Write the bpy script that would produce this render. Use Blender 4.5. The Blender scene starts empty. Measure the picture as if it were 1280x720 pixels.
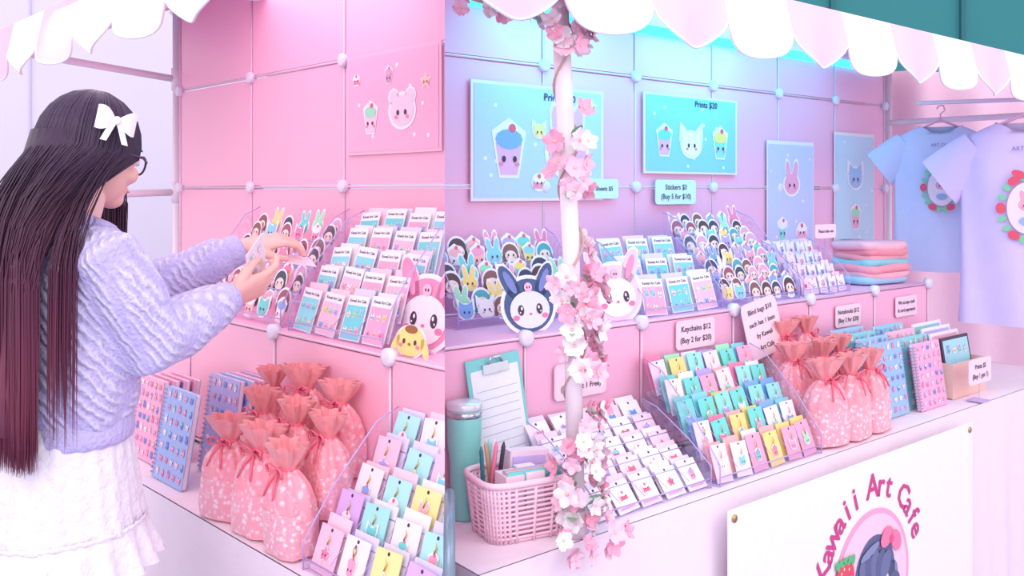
import bpy, bmesh, math, random
from mathutils import Matrix, Vector
random.seed(7)
pi=math.pi
R=random.uniform
scn=bpy.context.scene
try: scn.view_settings.view_transform='Standard'
except Exception: pass

# ---------------- materials ----------------
_m={}
def lin(h):
    h=h.lstrip('#'); o=[]
    for i in (0,2,4):
        c=int(h[i:i+2],16)/255
        o.append(c/12.92 if c<=.04045 else ((c+.055)/1.055)**2.4)
    return (*o,1)
def mat(h,rough=.55,bump=0,bs=60,var=.04,emis=0,metal=0,sheen=0,name=None):
    k=(h,rough,bump,bs,var,emis,metal,sheen)
    if k in _m: return _m[k]
    m=bpy.data.materials.new(name or 'mat_'+h.strip('#')); m.use_nodes=True
    nt=m.node_tree; b=nt.nodes['Principled BSDF']; L=nt.links
    b.inputs['Roughness'].default_value=rough; b.inputs['Metallic'].default_value=metal
    tc=nt.nodes.new('ShaderNodeTexCoord'); n=nt.nodes.new('ShaderNodeTexNoise'); n.inputs['Scale'].default_value=bs
    L.new(tc.outputs['Object'],n.inputs['Vector'])
    c=lin(h); mx=nt.nodes.new('ShaderNodeMixRGB'); mx.inputs[1].default_value=c
    mx.inputs[2].default_value=tuple(max(0,x*(1-var*3)) for x in c[:3])+(1,)
    mx2=nt.nodes.new('ShaderNodeMath'); mx2.operation='MULTIPLY'; mx2.inputs[1].default_value=.6
    L.new(n.outputs[0],mx2.inputs[0]); L.new(mx2.outputs[0],mx.inputs[0])
    L.new(mx.outputs[0],b.inputs['Base Color'])
    if bump:
        bp=nt.nodes.new('ShaderNodeBump'); bp.inputs['Strength'].default_value=bump; bp.inputs['Distance'].default_value=.01
        L.new(n.outputs[0],bp.inputs['Height']); L.new(bp.outputs[0],b.inputs['Normal'])
    if emis:
        b.inputs['Emission Color'].default_value=c; b.inputs['Emission Strength'].default_value=emis
    if sheen: b.inputs['Sheen Weight'].default_value=sheen
    _m[k]=m; return m
def floral(c1,c2,sc,bump):
    m=bpy.data.materials.new('floral_organza'); m.use_nodes=True; nt=m.node_tree; b=nt.nodes['Principled BSDF']; L=nt.links
    tc=nt.nodes.new('ShaderNodeTexCoord'); v=nt.nodes.new('ShaderNodeTexVoronoi'); v.inputs['Scale'].default_value=sc
    n=nt.nodes.new('ShaderNodeTexNoise'); n.inputs['Scale'].default_value=sc*1.5; n.inputs['Detail'].default_value=4
    L.new(tc.outputs['Object'],v.inputs['Vector']); L.new(tc.outputs['Object'],n.inputs['Vector'])
    a=nt.nodes.new('ShaderNodeMath'); a.operation='MULTIPLY_ADD'; a.inputs[1].default_value=1.1; L.new(n.outputs[0],a.inputs[0]); L.new(v.outputs[0],a.inputs[2])
    cr=nt.nodes.new('ShaderNodeValToRGB'); e=cr.color_ramp.elements; e[0].position=.7; e[0].color=lin(c2); e[1].position=1.0; e[1].color=lin(c1)
    L.new(a.outputs[0],cr.inputs[0]); L.new(cr.outputs[0],b.inputs['Base Color']); b.inputs['Roughness'].default_value=.45; b.inputs['Sheen Weight'].default_value=.3
    bp=nt.nodes.new('ShaderNodeBump'); bp.inputs['Strength'].default_value=bump; bp.inputs['Distance'].default_value=.006; L.new(n.outputs[0],bp.inputs['Height']); L.new(bp.outputs[0],b.inputs['Normal'])
    return m
def acrylic():
    m=bpy.data.materials.new('clear_acrylic'); m.use_nodes=True; nt=m.node_tree; nt.nodes.clear()
    o=nt.nodes.new('ShaderNodeOutputMaterial'); t=nt.nodes.new('ShaderNodeBsdfTransparent'); g=nt.nodes.new('ShaderNodeBsdfGlossy')
    t.inputs[0].default_value=(.96,.94,1,1); g.inputs['Roughness'].default_value=.08; g.inputs[0].default_value=(.9,.88,1,1)
    x=nt.nodes.new('ShaderNodeMixShader'); x.inputs[0].default_value=.13
    nt.links.new(t.outputs[0],x.inputs[1]); nt.links.new(g.outputs[0],x.inputs[2]); nt.links.new(x.outputs[0],o.inputs[0]); return m
ACR=acrylic()
def hair_mat():
    m=bpy.data.materials.new('long_hair'); m.use_nodes=True; nt=m.node_tree; b=nt.nodes['Principled BSDF']; L=nt.links
    tc=nt.nodes.new('ShaderNodeTexCoord'); sp=nt.nodes.new('ShaderNodeSeparateXYZ'); L.new(tc.outputs['Object'],sp.inputs[0])
    mr=nt.nodes.new('ShaderNodeMapRange'); mr.inputs[1].default_value=.98; mr.inputs[2].default_value=1.62; L.new(sp.outputs[2],mr.inputs[0])
    cr=nt.nodes.new('ShaderNodeValToRGB'); e=cr.color_ramp.elements
    e[0].position=0; e[0].color=lin('#803a52'); e[1].position=1; e[1].color=lin('#4a3a58')
    e2=e.new(.4); e2.color=lin('#5c2a44'); e3=e.new(.72); e3.color=lin('#36203a')
    L.new(mr.outputs[0],cr.inputs[0])
    mp=nt.nodes.new('ShaderNodeMapping'); mp.inputs['Scale'].default_value=(220,220,3); L.new(tc.outputs['Object'],mp.inputs[0])
    n=nt.nodes.new('ShaderNodeTexNoise'); n.inputs['Scale'].default_value=1; L.new(mp.outputs[0],n.inputs[0])
    mx=nt.nodes.new('ShaderNodeMixRGB'); mx.blend_type='MULTIPLY'; mx.inputs[0].default_value=.4
    c2=nt.nodes.new('ShaderNodeValToRGB'); c2.color_ramp.elements[0].position=.3; c2.color_ramp.elements[0].color=(.5,.5,.5,1); c2.color_ramp.elements[1].position=.7; c2.color_ramp.elements[1].color=(1.4,1.3,1.3,1)
    L.new(n.outputs[0],c2.inputs[0]); L.new(cr.outputs[0],mx.inputs[1]); L.new(c2.outputs[0],mx.inputs[2]); L.new(mx.outputs[0],b.inputs['Base Color'])
    b.inputs['Roughness'].default_value=.4; b.inputs['Specular IOR Level'].default_value=.35
    return m
def knit_mat():
    m=bpy.data.materials.new('cable_knit'); m.use_nodes=True; nt=m.node_tree; b=nt.nodes['Principled BSDF']; L=nt.links
    tc=nt.nodes.new('ShaderNodeTexCoord')
    w1=nt.nodes.new('ShaderNodeTexWave'); w1.bands_direction='DIAGONAL'; w1.inputs['Scale'].default_value=26; w1.inputs['Distortion'].default_value=3.5; w1.inputs['Detail Scale'].default_value=1.5
    w2=nt.nodes.new('ShaderNodeTexWave'); w2.bands_direction='X'; w2.inputs['Scale'].default_value=10; w2.inputs['Distortion'].default_value=.8
    w3=nt.nodes.new('ShaderNodeTexNoise'); w3.inputs['Scale'].default_value=150
    for w in (w1,w2,w3): L.new(tc.outputs['Object'],w.inputs[0])
    a=nt.nodes.new('ShaderNodeMath'); a.operation='MULTIPLY'; L.new(w1.outputs[1],a.inputs[0]); L.new(w2.outputs[1],a.inputs[1])
    a2=nt.nodes.new('ShaderNodeMath'); a2.operation='MULTIPLY_ADD'; a2.inputs[1].default_value=.7; L.new(w3.outputs[0],a2.inputs[0]); L.new(a.outputs[0],a2.inputs[2])
    cr=nt.nodes.new('ShaderNodeValToRGB'); cr.color_ramp.elements[0].color=lin('#b3a8de'); cr.color_ramp.elements[0].position=.2; cr.color_ramp.elements[1].color=lin('#d6cff3'); cr.color_ramp.elements[1].position=.9
    L.new(a2.outputs[0],cr.inputs[0]); L.new(cr.outputs[0],b.inputs['Base Color'])
    bp=nt.nodes.new('ShaderNodeBump'); bp.inputs['Strength'].default_value=.8; bp.inputs['Distance'].default_value=.007
    L.new(a2.outputs[0],bp.inputs['Height']); L.new(bp.outputs[0],b.inputs['Normal']); b.inputs['Roughness'].default_value=.95; b.inputs['Sheen Weight'].default_value=.2
    return m
def body_mat():
    m=bpy.data.materials.new('skin_and_tights'); m.use_nodes=True; nt=m.node_tree; b=nt.nodes['Principled BSDF']; L=nt.links
    tc=nt.nodes.new('ShaderNodeTexCoord'); sp=nt.nodes.new('ShaderNodeSeparateXYZ'); L.new(tc.outputs['Object'],sp.inputs[0])
    g=nt.nodes.new('ShaderNodeMath'); g.operation='GREATER_THAN'; g.inputs[1].default_value=.98; L.new(sp.outputs[2],g.inputs[0])
    mx=nt.nodes.new('ShaderNodeMixRGB'); mx.inputs[1].default_value=lin('#3a2740'); mx.inputs[2].default_value=lin('#f6c3bd'); L.new(g.outputs[0],mx.inputs[0]); L.new(mx.outputs[0],b.inputs['Base Color'])
    b.inputs['Roughness'].default_value=.6; return m
HAIR=hair_mat(); KNIT=knit_mat(); SKIN=mat('#f2b6ad',.5,var=.03); BODY=body_mat()
PINK=mat('#fbb7d1',.4,var=.02,bs=4); PINKR=mat('#f9b7d8',.4,var=.02,bs=4)
WHITE=mat('#f8f0f8',.6,var=.02); PVC=mat('#faeaf4',.35,var=.02); CLOTH=mat('#f4e2f0',.85,bump=.15,bs=30,var=.03)
KNOB=mat('#eae0f2',.35); EDGE=mat('#c3abe0',.25); WIRE=mat('#f3cbe1',.35); DARK=mat('#4a3048',.5); MAG=mat('#cf3f86',.6)
PAST=['#74d6d6','#fba3c5','#fbdc85','#bda6ee','#8cd6ee','#ffb8be','#a2e6c2','#f583ad','#fbeef5','#85b0ee']

# ---------------- mesh builder ----------------
class MB:
    def __init__(s): s.v=[];s.f=[];s.mi=[];s.sm=[];s.mats=[]
    def add(s,vs,fs,m,M=None,smooth=False):
        if m not in s.mats: s.mats.append(m)
        k=s.mats.index(m); o=len(s.v)
        for p in vs:
            p=Vector(p); s.v.append(M@p if M is not None else p)
        for f in fs: s.f.append([i+o for i in f]); s.mi.append(k); s.sm.append(smooth)
    def box(s,x0,x1,y0,y1,z0,z1,m,M=None):
        vs=[(x,y,z) for x in (x0,x1) for y in (y0,y1) for z in (z0,z1)]
        s.add(vs,[(0,1,3,2),(4,6,7,5),(0,4,5,1),(2,3,7,6),(0,2,6,4),(1,5,7,3)],m,M)
    def loft(s,rings,m,M=None,cap=True,smooth=True,closed=True):
        n=len(rings[0]); vs=[p for r in rings for p in r]; fs=[]
        for i in range(len(rings)-1):
            for j in range(n if closed else n-1):
                a=i*n+j; b=i*n+(j+1)%n; fs.append((a,b,b+n,a+n))
        if cap and closed:
            fs.append(tuple(range(n-1,-1,-1))); fs.append(tuple((len(rings)-1)*n+j for j in range(n)))
        s.add(vs,fs,m,M,smooth)
    def tube(s,path,rad,m,M=None,seg=8,flat=1,cap=True):
        path=[Vector(p) for p in path]
        if not isinstance(rad,(list,tuple)): rad=[rad]*len(path)
        rings=[];prev=None
        for i,p in enumerate(path):
            t=(path[min(i+1,len(path)-1)]-path[max(i-1,0)])
            if t.length<1e-9: t=Vector((0,0,1))
            t.normalize()
            if prev is None:
                up=Vector((0,0,1)) if abs(t.z)<.9 else Vector((0,1,0)); a=t.cross(up).normalized()
            else:
                a=(prev-t*prev.dot(t)).normalized()
            prev=a; b=t.cross(a)
            rings.append([p+(a*math.cos(q)+b*math.sin(q)*flat)*rad[i] for q in [2*pi*k/seg for k in range(seg)]])
        s.loft(rings,m,M,cap)
    def lathe(s,prof,m,M=None,seg=24,sy=1,fn=None,cap=True,pw=1):
        rings=[]
        for r,z in prof:
            ring=[]
            for k in range(seg):
                q=2*pi*k/seg; rr=r*(fn(q,z) if fn else 1); c,d=math.cos(q),math.sin(q)
                if pw!=1: c=math.copysign(abs(c)**pw,c); d=math.copysign(abs(d)**pw,d)
                ring.append((rr*c,rr*d*sy,z))
            rings.append(ring)
        s.loft(rings,m,M,cap)
    def ell(s,c,r,m,M=None,seg=20,nr=12):
        rings=[]
        for i in range(nr+1):
            t=pi*(.02+.96*i/nr); rings.append([(c[0]+r[0]*math.sin(t)*math.cos(2*pi*k/seg),c[1]+r[1]*math.sin(t)*math.sin(2*pi*k/seg),c[2]-r[2]*math.cos(t)) for k in range(seg)])
        s.loft(rings,m,M)
    def surf(s,fn,ni,nj,m,M=None,smooth=True):
        vs=[fn(i/ni,j/nj) for i in range(ni+1) for j in range(nj+1)]
        fs=[(i*(nj+1)+j,(i+1)*(nj+1)+j,(i+1)*(nj+1)+j+1,i*(nj+1)+j+1) for i in range(ni) for j in range(nj)]
        s.add(vs,fs,m,M,smooth)
    def disc(s,cx,cz,rx,rz,off,m,M=None,n=16,rot=0):
        c,d=math.cos(rot),math.sin(rot); vs=[]
        for k in range(n):
            q=2*pi*k/n; x=rx*math.cos(q); z=rz*math.sin(q); vs.append((cx+x*c-z*d,-off,cz+x*d+z*c))
        s.add(vs,[tuple(range(n))],m,M)
    def poly(s,pts,off,m,M=None):
        s.add([(x,-off,z) for x,z in pts],[tuple(range(len(pts)))],m,M)
    def text(s,t,cx,cz,size,off,m,M=None):
        vs,fs=text_geo(t); s.add([(cx+x*size,-off,cz+y*size) for x,y in vs],fs,m,M)
_tx={}
def text_geo(t):
    if t in _tx: return _tx[t]
    c=bpy.data.curves.new('t','FONT'); c.body=t; c.align_x='CENTER'; c.align_y='CENTER'; c.resolution_u=2; c.offset=.015
    o=bpy.data.objects.new('t',c); scn.collection.objects.link(o); dg=bpy.context.evaluated_depsgraph_get()
    e=o.evaluated_get(dg); me=e.to_mesh(); r=([(v.co.x,v.co.y) for v in me.vertices],[tuple(p.vertices) for p in me.polygons])
    e.to_mesh_clear(); bpy.data.objects.remove(o); bpy.data.curves.remove(c); _tx[t]=r; return r
SN=Vector((1,.0764,0)).normalized()
def mk(name,mb,M=None,clip=None,parent=None):
    me=bpy.data.meshes.new(name); me.from_pydata([tuple(p) for p in mb.v],[],mb.f)
    for m in mb.mats: me.materials.append(m)
    for p,k,sm in zip(me.polygons,mb.mi,mb.sm): p.material_index=k; p.use_smooth=sm
    o=bpy.data.objects.new(name,me); scn.collection.objects.link(o)
    if M is None: M=Matrix.Identity(4)
    if clip:
        bm=bmesh.new(); bm.from_mesh(me); Mi=M.inverted(); co=Mi@Vector((0,0,0)); no=(Mi.to_3x3()@SN).normalized()
        if clip=='R': no=-no
        bmesh.ops.bisect_plane(bm,geom=bm.verts[:]+bm.edges[:]+bm.faces[:],plane_co=co,plane_no=no,clear_outer=True)
        bm.to_mesh(me); bm.free()
    me.update(); 
    if parent: o.parent=parent
    else: o.matrix_world=M
    return o
FL=Matrix(((.704,.710,0,-.387),(-.710,.704,0,1.575),(0,0,1,0),(0,0,0,1)))
FR=Matrix(((.7776,-.6289,0,.0604),(.6289,.7776,0,1.662),(0,0,1,0),(0,0,0,1)))
T=lambda x,y,z: Matrix.Translation((x,y,z))
RX=lambda a: Matrix.Rotation(math.radians(a),4,'X')
RY=lambda a: Matrix.Rotation(math.radians(a),4,'Y')
RZ=lambda a: Matrix.Rotation(math.radians(a),4,'Z')
TZ=.74; SZ=1.09

# ---------------- room ----------------
mb=MB(); mb.box(-6,6,-2,7,-.05,0,mat('#aeb4d6',.8,bump=.3,bs=80,var=.08)); mk('floor',mb)
mb=MB(); mb.box(-6,1.9,6.2,6.3,0,4,mat('#ebe5f8',.8,bs=2)); mb.box(-6,1.9,6.17,6.2,0,.12,mat('#d0cdea',.6))
for i in range(7): mb.box(-5.6+i*1.1,-5.585+i*1.1,6.185,6.2,.12,4,mat('#dcd5ee',.8))
mk('wall_back',mb)
mb=MB(); mb.box(1.9,7,6.1,6.2,0,4,mat('#2f8a90',.7,bs=2)); 
for i in range(5): mb.box(2.2+i*.9,2.23+i*.9,6.07,6.1,0,4,mat('#24707a',.6))
mk('wall_teal',mb)

# ---------------- grid walls & shelves ----------------
def grid(mb,xs,zs,y,pm,knob=True,t=.006):
    for i in range(len(xs)-1):
        for j in range(len(zs)-1):
            mb.box(xs[i]+.006,xs[i+1]-.006,y-t/2,y+t/2,zs[j]+.006,zs[j+1]-.006,pm)
    for x in xs:
        mb.tube([(x,y-.004,zs[0]),(x,y-.004,zs[-1])],.0036,WIRE,seg=6)
    for z in zs:
        mb.tube([(xs[0],y-.004,z),(xs[-1],y-.004,z)],.0036,WIRE,seg=6)
    if knob:
        for x in xs:
            for z in zs:
                mb.tube([(x,y-.018,z),(x,y-.015,z),(x,y+.004,z)],[.013,.019,.019],KNOB,seg=14)
zsW=[TZ,1.09,1.435,1.785,2.1]
mb=MB(); grid(mb,[-1.716,-1.194,-.672,-.15],zsW,.56,PINK); mk('pink_grid_panel_wall',mb,FL,'L')
mb=MB(); grid(mb,[-.193+.385*k for k in range(8)],zsW,.67,PINKR); mk('pink_grid_panel_wall',mb,FR,'R')
def shelf(fr,xs,v0,v1,clip,pm):
    mb=MB(); grid(mb,xs,[TZ+.01,SZ-.003],v0,pm)
    mb.box(xs[0],xs[-1],v0,v1,SZ-.008,SZ,pm)
    for x in xs: mb.box(x-.003,x+.003,v0,v1,TZ+.005,SZ-.008,pm)
    mk('pink_cube_shelf',mb,fr,clip)
shelf(FL,[-1.407,-.952,-.497,-.042,.413],.245,.55,'L',PINK)
shelf(FR,[-.193,.192,.578,.957,1.34,1.725,2.1],.29,.655,'R',PINKR)

# ---------------- tables ----------------
def table(fr,s0,s1,d,clip):
    mb=MB(); TM=mat('#e9e4ee',.5); mb.box(s0+.01,s1-.01,.015,d-.015,TZ-.04,TZ-.006,TM)
    for s in (s0+.35,s1-.1):
        for v in (.08,d-.08): mb.tube([(s,v,0),(s,v,TZ-.04)],.015,mat('#999aa8',.3,metal=.8))
    mk('folding_table',mb,fr,clip)
    mb=MB()
    mb.surf(lambda a,b:(s0+(s1-s0)*a,d*b,TZ+.0015*math.sin(a*40)*math.sin(b*9)-.001),60,12,CLOTH)
    def fr_(a,b):
        s=s0+(s1-s0)*a; k=b
        return (s,-.004-k*(.012+.012*math.sin(s*17)+.008*math.sin(s*41+1)),TZ-.0005-(TZ-.02)*b)
    mb.surf(fr_,160,14,CLOTH)
    mb.surf(lambda a,b:(s1+.004+.012*b*(1+math.sin(a*14)),d*a,TZ-.0005-(TZ-.02)*b),30,8,CLOTH)
    mb.surf(lambda a,b:(s0-.004-.006*b*(1+math.sin(a*14)),d*a,TZ-.0005-(TZ-.02)*b),30,8,CLOTH)
    mk('tablecloth',mb,fr,clip)
table(FL,-1.75,.55,.55,'L'); table(FR,-.154,2.62,.66,'R')

# ---------------- canopies ----------------
SP=mat('#fbcade',.8,bump=.1,bs=20,var=.03); SW=mat('#f8edf5',.8,bump=.1,bs=20,var=.02)
def canopy(fr,s0,s1,w,vf,zf,vb,zb,zs,zm,clip):
    # zm = lowest point of each scallop, zs = height of the notch between scallops
    mb=MB(); n=int(round((s1-s0)/w))
    for i in range(n):
        a=s0+i*w; m=SP if i%2 else SW
        mb.surf(lambda p,q:(a+w*p,vf+(vb-vf)*q,zf+(zb-zf)*q-.03*math.sin(pi*q)-.012*math.sin(pi*p)*math.sin(pi*q)),8,12,m)
        mb.surf(lambda p,q:(a+w*p,vb+.45*q,zb-.25*q),6,4,m)
        def val(p,q):
            bot=zs-(zs-zm)*math.sin(pi*p)**.6
            return (a+w*p,vf-.006-.016*q*math.sin(pi*p*2)*(1 if i%2 else -1)-.02*q,zf+.003+(bot-zf)*q)
        mb.surf(val,22,8,m)
        mb.tube([tuple(Vector(val(k/22,1))) for k in range(23)],.003,SW,seg=5)
    mb.tube([(s0,vf+.012,zf-.012),(s1,vf+.012,zf-.012)],.012,PVC)
    mb.tube([(s0,vb,zb-.014),(s1,vb,zb-.014)],.012,PVC)
    return mk('scalloped_canopy',mb,fr,clip)
canopy(FL,-2.0,.7,.27,-.05,1.91,.65,2.14,1.815,1.748,'L')
canopy(FR,-.5,2.86,.24,-.05,1.87,.72,2.07,1.785,1.717,'R')
mb=MB()
mb.tube([(-1.9,0,0),(-1.9,0,1.95)],.014,PVC); mb.tube([(-1.82,.59,0),(-1.82,.59,2.1)],.017,PVC)
mb.tube([(-1.9,0,1.9),(-1.82,.59,1.84)],.013,PVC); mb.tube([(-1.9,0,1.4),(-1.82,.59,1.42)],.013,PVC)
mb.tube([(-1.82,.59,1.43),(-1.2,.59,1.43)],.011,PVC)
for z in (1.42,1.84): mb.tube([(-1.82,.59,z-.04),(-1.82,.59,z+.04)],.022,PVC)
mk('pvc_stall_frame',mb,FL)
mb=MB(); mb.tube([(2.58,.69,0),(2.58,.69,2.05)],.016,PVC); mb.tube([(2.66,-.03,1.72),(2.58,.69,1.72)],.012,PVC)
mb.tube([(2.66,-.03,0),(2.66,-.03,1.86)],.014,PVC)
mk('pvc_stall_frame',mb,FR)
mb=MB(); mb.tube([(0,0,0),(.0,0,1.762)],.012,PVC)
mb.tube([(-.42,.09,1.762),(.5,-.28,1.762)],.008,PVC); mb.tube([(-.2,0,.006),(.2,0,.006)],.012,PVC); mb.tube([(0,-.15,.006),(0,.15,.006)],.012,PVC)
mk('garment_rack',mb,T(1.98,3.30,0))
# front pole + garland
mb=MB(); mb.tube([(.105,.022,TZ),(.09,.022,1.3),(.055,.022,1.875)],.0175,PVC,seg=14); mb.tube([(.105,.022,TZ),(.105,.022,TZ+.05)],.024,PVC,seg=14)
mk('pvc_canopy_pole',mb,FR)
BL=[mat('#fbcbe0',.7,var=.05),mat('#f9aecb',.7,var=.05),mat('#f9ecf3',.7,var=.04)]; LEAF=mat('#8fc7a0',.6); STEM=mat('#c9a6a0',.7); YEL=mat('#f9c6c0',.6)
def blossom(mb,c,r,nrm):
    q=Vector(nrm).normalized().to_track_quat('Z','Y').to_matrix().to_4x4(); M=T(*c)@q@RZ(R(0,72)); m=random.choice(BL)
    for k in range(5):
        Mk=M@RZ(72*k)
        def pt(a,b):
            rr=r*a; w=r*.48*math.sin(pi*min(1,(.12+.83*a)))**.7*(b-.5)*2
            notch=-r*.12*(1-abs(b-.5)*2) if a>.99 else 0
            return (rr+notch,w,r*.42*a*a-r*.1*(abs(b-.5)*2)**2)
        mb.surf(pt,4,4,m,Mk)
    mb.ell((0,0,r*.06),(r*.16,r*.16,r*.1),YEL,M,seg=6,nr=4)
def leaf(mb,c,l,nrm):
    M=T(*c)@Vector(nrm).normalized().to_track_quat('X','Z').to_matrix().to_4x4()
    mb.surf(lambda a,b:(l*a,l*.28*math.sin(pi*a)*(b-.5)*2,.1*l*math.sin(pi*a)),5,2,LEAF,M)
mb=MB(); path=[]
for i in range(121):
    t=i/120; z=TZ+.02+t*1.1; cx=.105-.05*t*t; q=t*2*pi*5.5+.4
    path.append((cx+.023*math.cos(q),.022+.023*math.sin(q),z))
mb.tube(path,.0025,STEM,seg=5)
clus=[(.0,.16,36),(.16,.22,8),(.28,.44,34),(.44,.52,8),(.6,.7,8),(.84,1.0,34),(.5,.8,4)]
for a,b,n in clus:
    for k in range(n):
        t=R(a,b); z=TZ+.02+t*1.1; cx=.105-.05*t*t; q=R(0,2*pi); d=R(.03,.065); nr=(math.cos(q),math.sin(q),R(-.4,.5))
        if nr[1]>.3: nr=(nr[0],-nr[1],nr[2])
        c=(cx+d*nr[0],.022+d*nr[1],z); blossom(mb,c,R(.018,.027),nr)
        if R(0,1)<.2: leaf(mb,(cx+.02*nr[0],.022+.02*nr[1],z),R(.03,.045),(nr[0],nr[1],R(-1,1)))
for k in range(10): blossom(mb,(R(.0,.16),-.045+R(-.03,.01),TZ+R(-.01,.04)),R(.018,.026),(R(-.5,.5),-1,R(-.2,.5)))
mk('cherry_blossom_garland',mb,FR)
mb=MB(); mb.tube([(-.13+.03*i,.12+.04*math.sin(i),1.80+.012*math.sin(i*1.3)) for i in range(8)],.004,STEM)
for k in range(18): 
    x=R(-.13,.09); blossom(mb,(x,.1,1.79+R(-.03,.03)),R(.014,.022),(R(-.5,.5),-1,R(-.6,.3)))
    leaf(mb,(x,.11,1.79),R(.03,.05),(R(-1,1),-.5,R(-1,1)))
mk('blossom_branch',mb,FR,'R')
# LED
mb=MB(); mb.box(.3,2.45,.645,.655,1.92,1.95,mat('#40e6f2',.4,emis=1.8)); mk('led_light_strip',mb,FR)

# ---------------- kawaii art ----------------
def icon(mb,M,cx,cz,s,off,kind=None,col=None,border=True):
    kind=kind or random.choice(['bunny','bear','cup','cat','cake','star'])
    c=mat(col or random.choice(PAST),.5); W=WHITE; e=.0007; o=off
    def ears(g,m,oo):
        if kind=='bunny':
            for sg in (-1,1): mb.disc(cx+sg*s*.28,cz+s*.62,s*.17*g,s*.42*g,oo,m,M,10,-sg*.2)
        elif kind in('bear',):
            for sg in (-1,1): mb.disc(cx+sg*s*.4,cz+s*.42,s*.2*g,s*.2*g,oo,m,M,8)
        elif kind=='cat':
            for sg in (-1,1): mb.poly([(cx+sg*s*.5*g,cz+s*.65*g),(cx+sg*s*.08,cz+s*.4),(cx+sg*s*.52*g,cz+s*.1)],oo,m,M)
    if kind in('bunny','bear','cat'):
        if border: ears(1.35,W,o); mb.disc(cx,cz,s*.66,s*.56,o,W,M)
        ears(1,c,o+e); mb.disc(cx,cz,s*.55,s*.45,o+e*1.2,c,M)
    elif kind=='cup':
        if border: mb.poly([(cx-s*.32,cz-s*.68),(cx+s*.32,cz-s*.68),(cx+s*.56,cz+s*.5),(cx,cz+s*.85),(cx-s*.56,cz+s*.5)],o,W,M)
        mb.poly([(cx-s*.27,cz-s*.6),(cx+s*.27,cz-s*.6),(cx+s*.42,cz+s*.2),(cx-s*.42,cz+s*.2)],o+e,c,M)
        mb.disc(cx,cz+s*.3,s*.44,s*.26,o+e*1.5,mat(random.choice(PAST),.5),M,12); mb.disc(cx+s*.1,cz+s*.58,s*.12,s*.12,o+e*2,mat('#f0607f'),M,8)
    elif kind=='cake':
        if border: mb.disc(cx,cz,s*.64,s*.6,o,W,M)
        mb.poly([(cx-s*.5,cz-s*.4),(cx+s*.5,cz-s*.4),(cx+s*.5,cz+s*.12),(cx-s*.5,cz+s*.12)],o+e,c,M)
        mb.disc(cx,cz+s*.15,s*.5,s*.2,o+e*1.5,mat('#fff3f8'),M,12); mb.disc(cx,cz+s*.38,s*.14,s*.16,o+e*2,mat('#f0607f'),M,8)
    elif kind=='star':
        pts=[];pb=[]
        for k in range(10):
            r=s*(.6 if k%2==0 else .3); q=pi/2+k*pi/5; pts.append((cx+r*math.cos(q),cz+r*math.sin(q))); pb.append((cx+1.25*r*math.cos(q),cz+1.25*r*math.sin(q)))
        if border: mb.poly(pb,o,W,M)
        mb.poly(pts,o+e,c,M)
    elif kind=='girl':
        mb.disc(cx,cz,s*.72,s*.78,o,W,M); hc=mat(random.choice(['#5a3a48','#8a5a5a','#3f4460','#a4526a','#e8a8c8','#4fa8b8']),.5)
        mb.disc(cx,cz+s*.06,s*.6,s*.58,o+e,hc,M); mb.disc(cx,cz-s*.12,s*.45,s*.36,o+e*1.6,mat('#fde0d8'),M)
        for sg in (-1,1): mb.disc(cx+sg*s*.5,cz-s*.3,s*.16,s*.3,o+e,hc,M,8)
    f=cz-(s*.05 if kind!='cup' else s*.2); k2=.8 if kind!='girl' else .9
    for sg in (-1,1):
        mb.disc(cx+sg*s*.22*k2,f,s*.065,s*.085,o+e*3,DARK,M,8); mb.disc(cx+sg*s*.33*k2,f-s*.13,s*.08,s*.05,o+e*2.6,mat('#f58aac'),M,8)
def card(mb,M,w,h,kind):
    t=.0016
    if kind=='sticker':
        icon(mb,M,0,h*.42,h*.5*R(.85,1.1),.001,random.choice(['girl','girl','bunny','cup','cat'])); return
    if kind=='sheet':
        bg=mat(random.choice(['#74d6de','#fbaccf','#8cdbe6','#fbc0da']),.4)
        mb.box(-w/2,w/2,0,t,0,h,WHITE,M); mb.poly([(-w*.46,h*.03),(w*.46,h*.03),(w*.46,h*.78),(-w*.46,h*.78)],.0004,bg,M)
        mb.text('Kawaii Art Cafe',0,h*.88,w*.125,.0006,DARK,M)
        for a in range(3):
            for b in range(2): icon(mb,M,(a-1)*w*.29,h*(.22+b*.35),w*.16,.001)
        return
    c=random.choice(['#f8eef6','#f9e0ee','#fbf4fa','#efe4fa','#f8eef6','#f9d2e2'])
    if kind=='pastel': c=random.choice(['#dcb2ee','#f9c6de','#b4eaec','#f9e8a0','#f8eaf4','#c8b8f4','#a8e6e8'])
    if kind=='key': c=random.choice(['#74dcd4','#f8ecf4','#fbdc8c','#9ee6e8','#f8aacb','#f9e0ee','#94e2dc'])
    mb.box(-w/2,w/2,0,t,0,h,mat(c,.35),M)
    mb.disc(0,h*.93,w*.05,w*.05,.0004,DARK,M,8)
    if kind in('key','pastel'):
        icon(mb,M,0,h*.42,w*.36,.002)
        mb.tube([(0,-.003,h*.62),(w*.06,-.004,h*.75),(0,-.003,h*.85),(-w*.06,-.004,h*.75),(0,-.003,h*.62)],w*.022,mat('#d8b060',.3,metal=.7),M,seg=5)
    else:
        icon(mb,M,0,h*.5,w*.32,.002,col=random.choice(['#f06a8a','#6a9ae0','#f7a0b8','#e05a78','#9ad8e8','#b58ae0']))
        mb.box(-w*.35,w*.35,-.0006,0,h*.1,h*.17,mat('#f3b6d0'),M)
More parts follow.
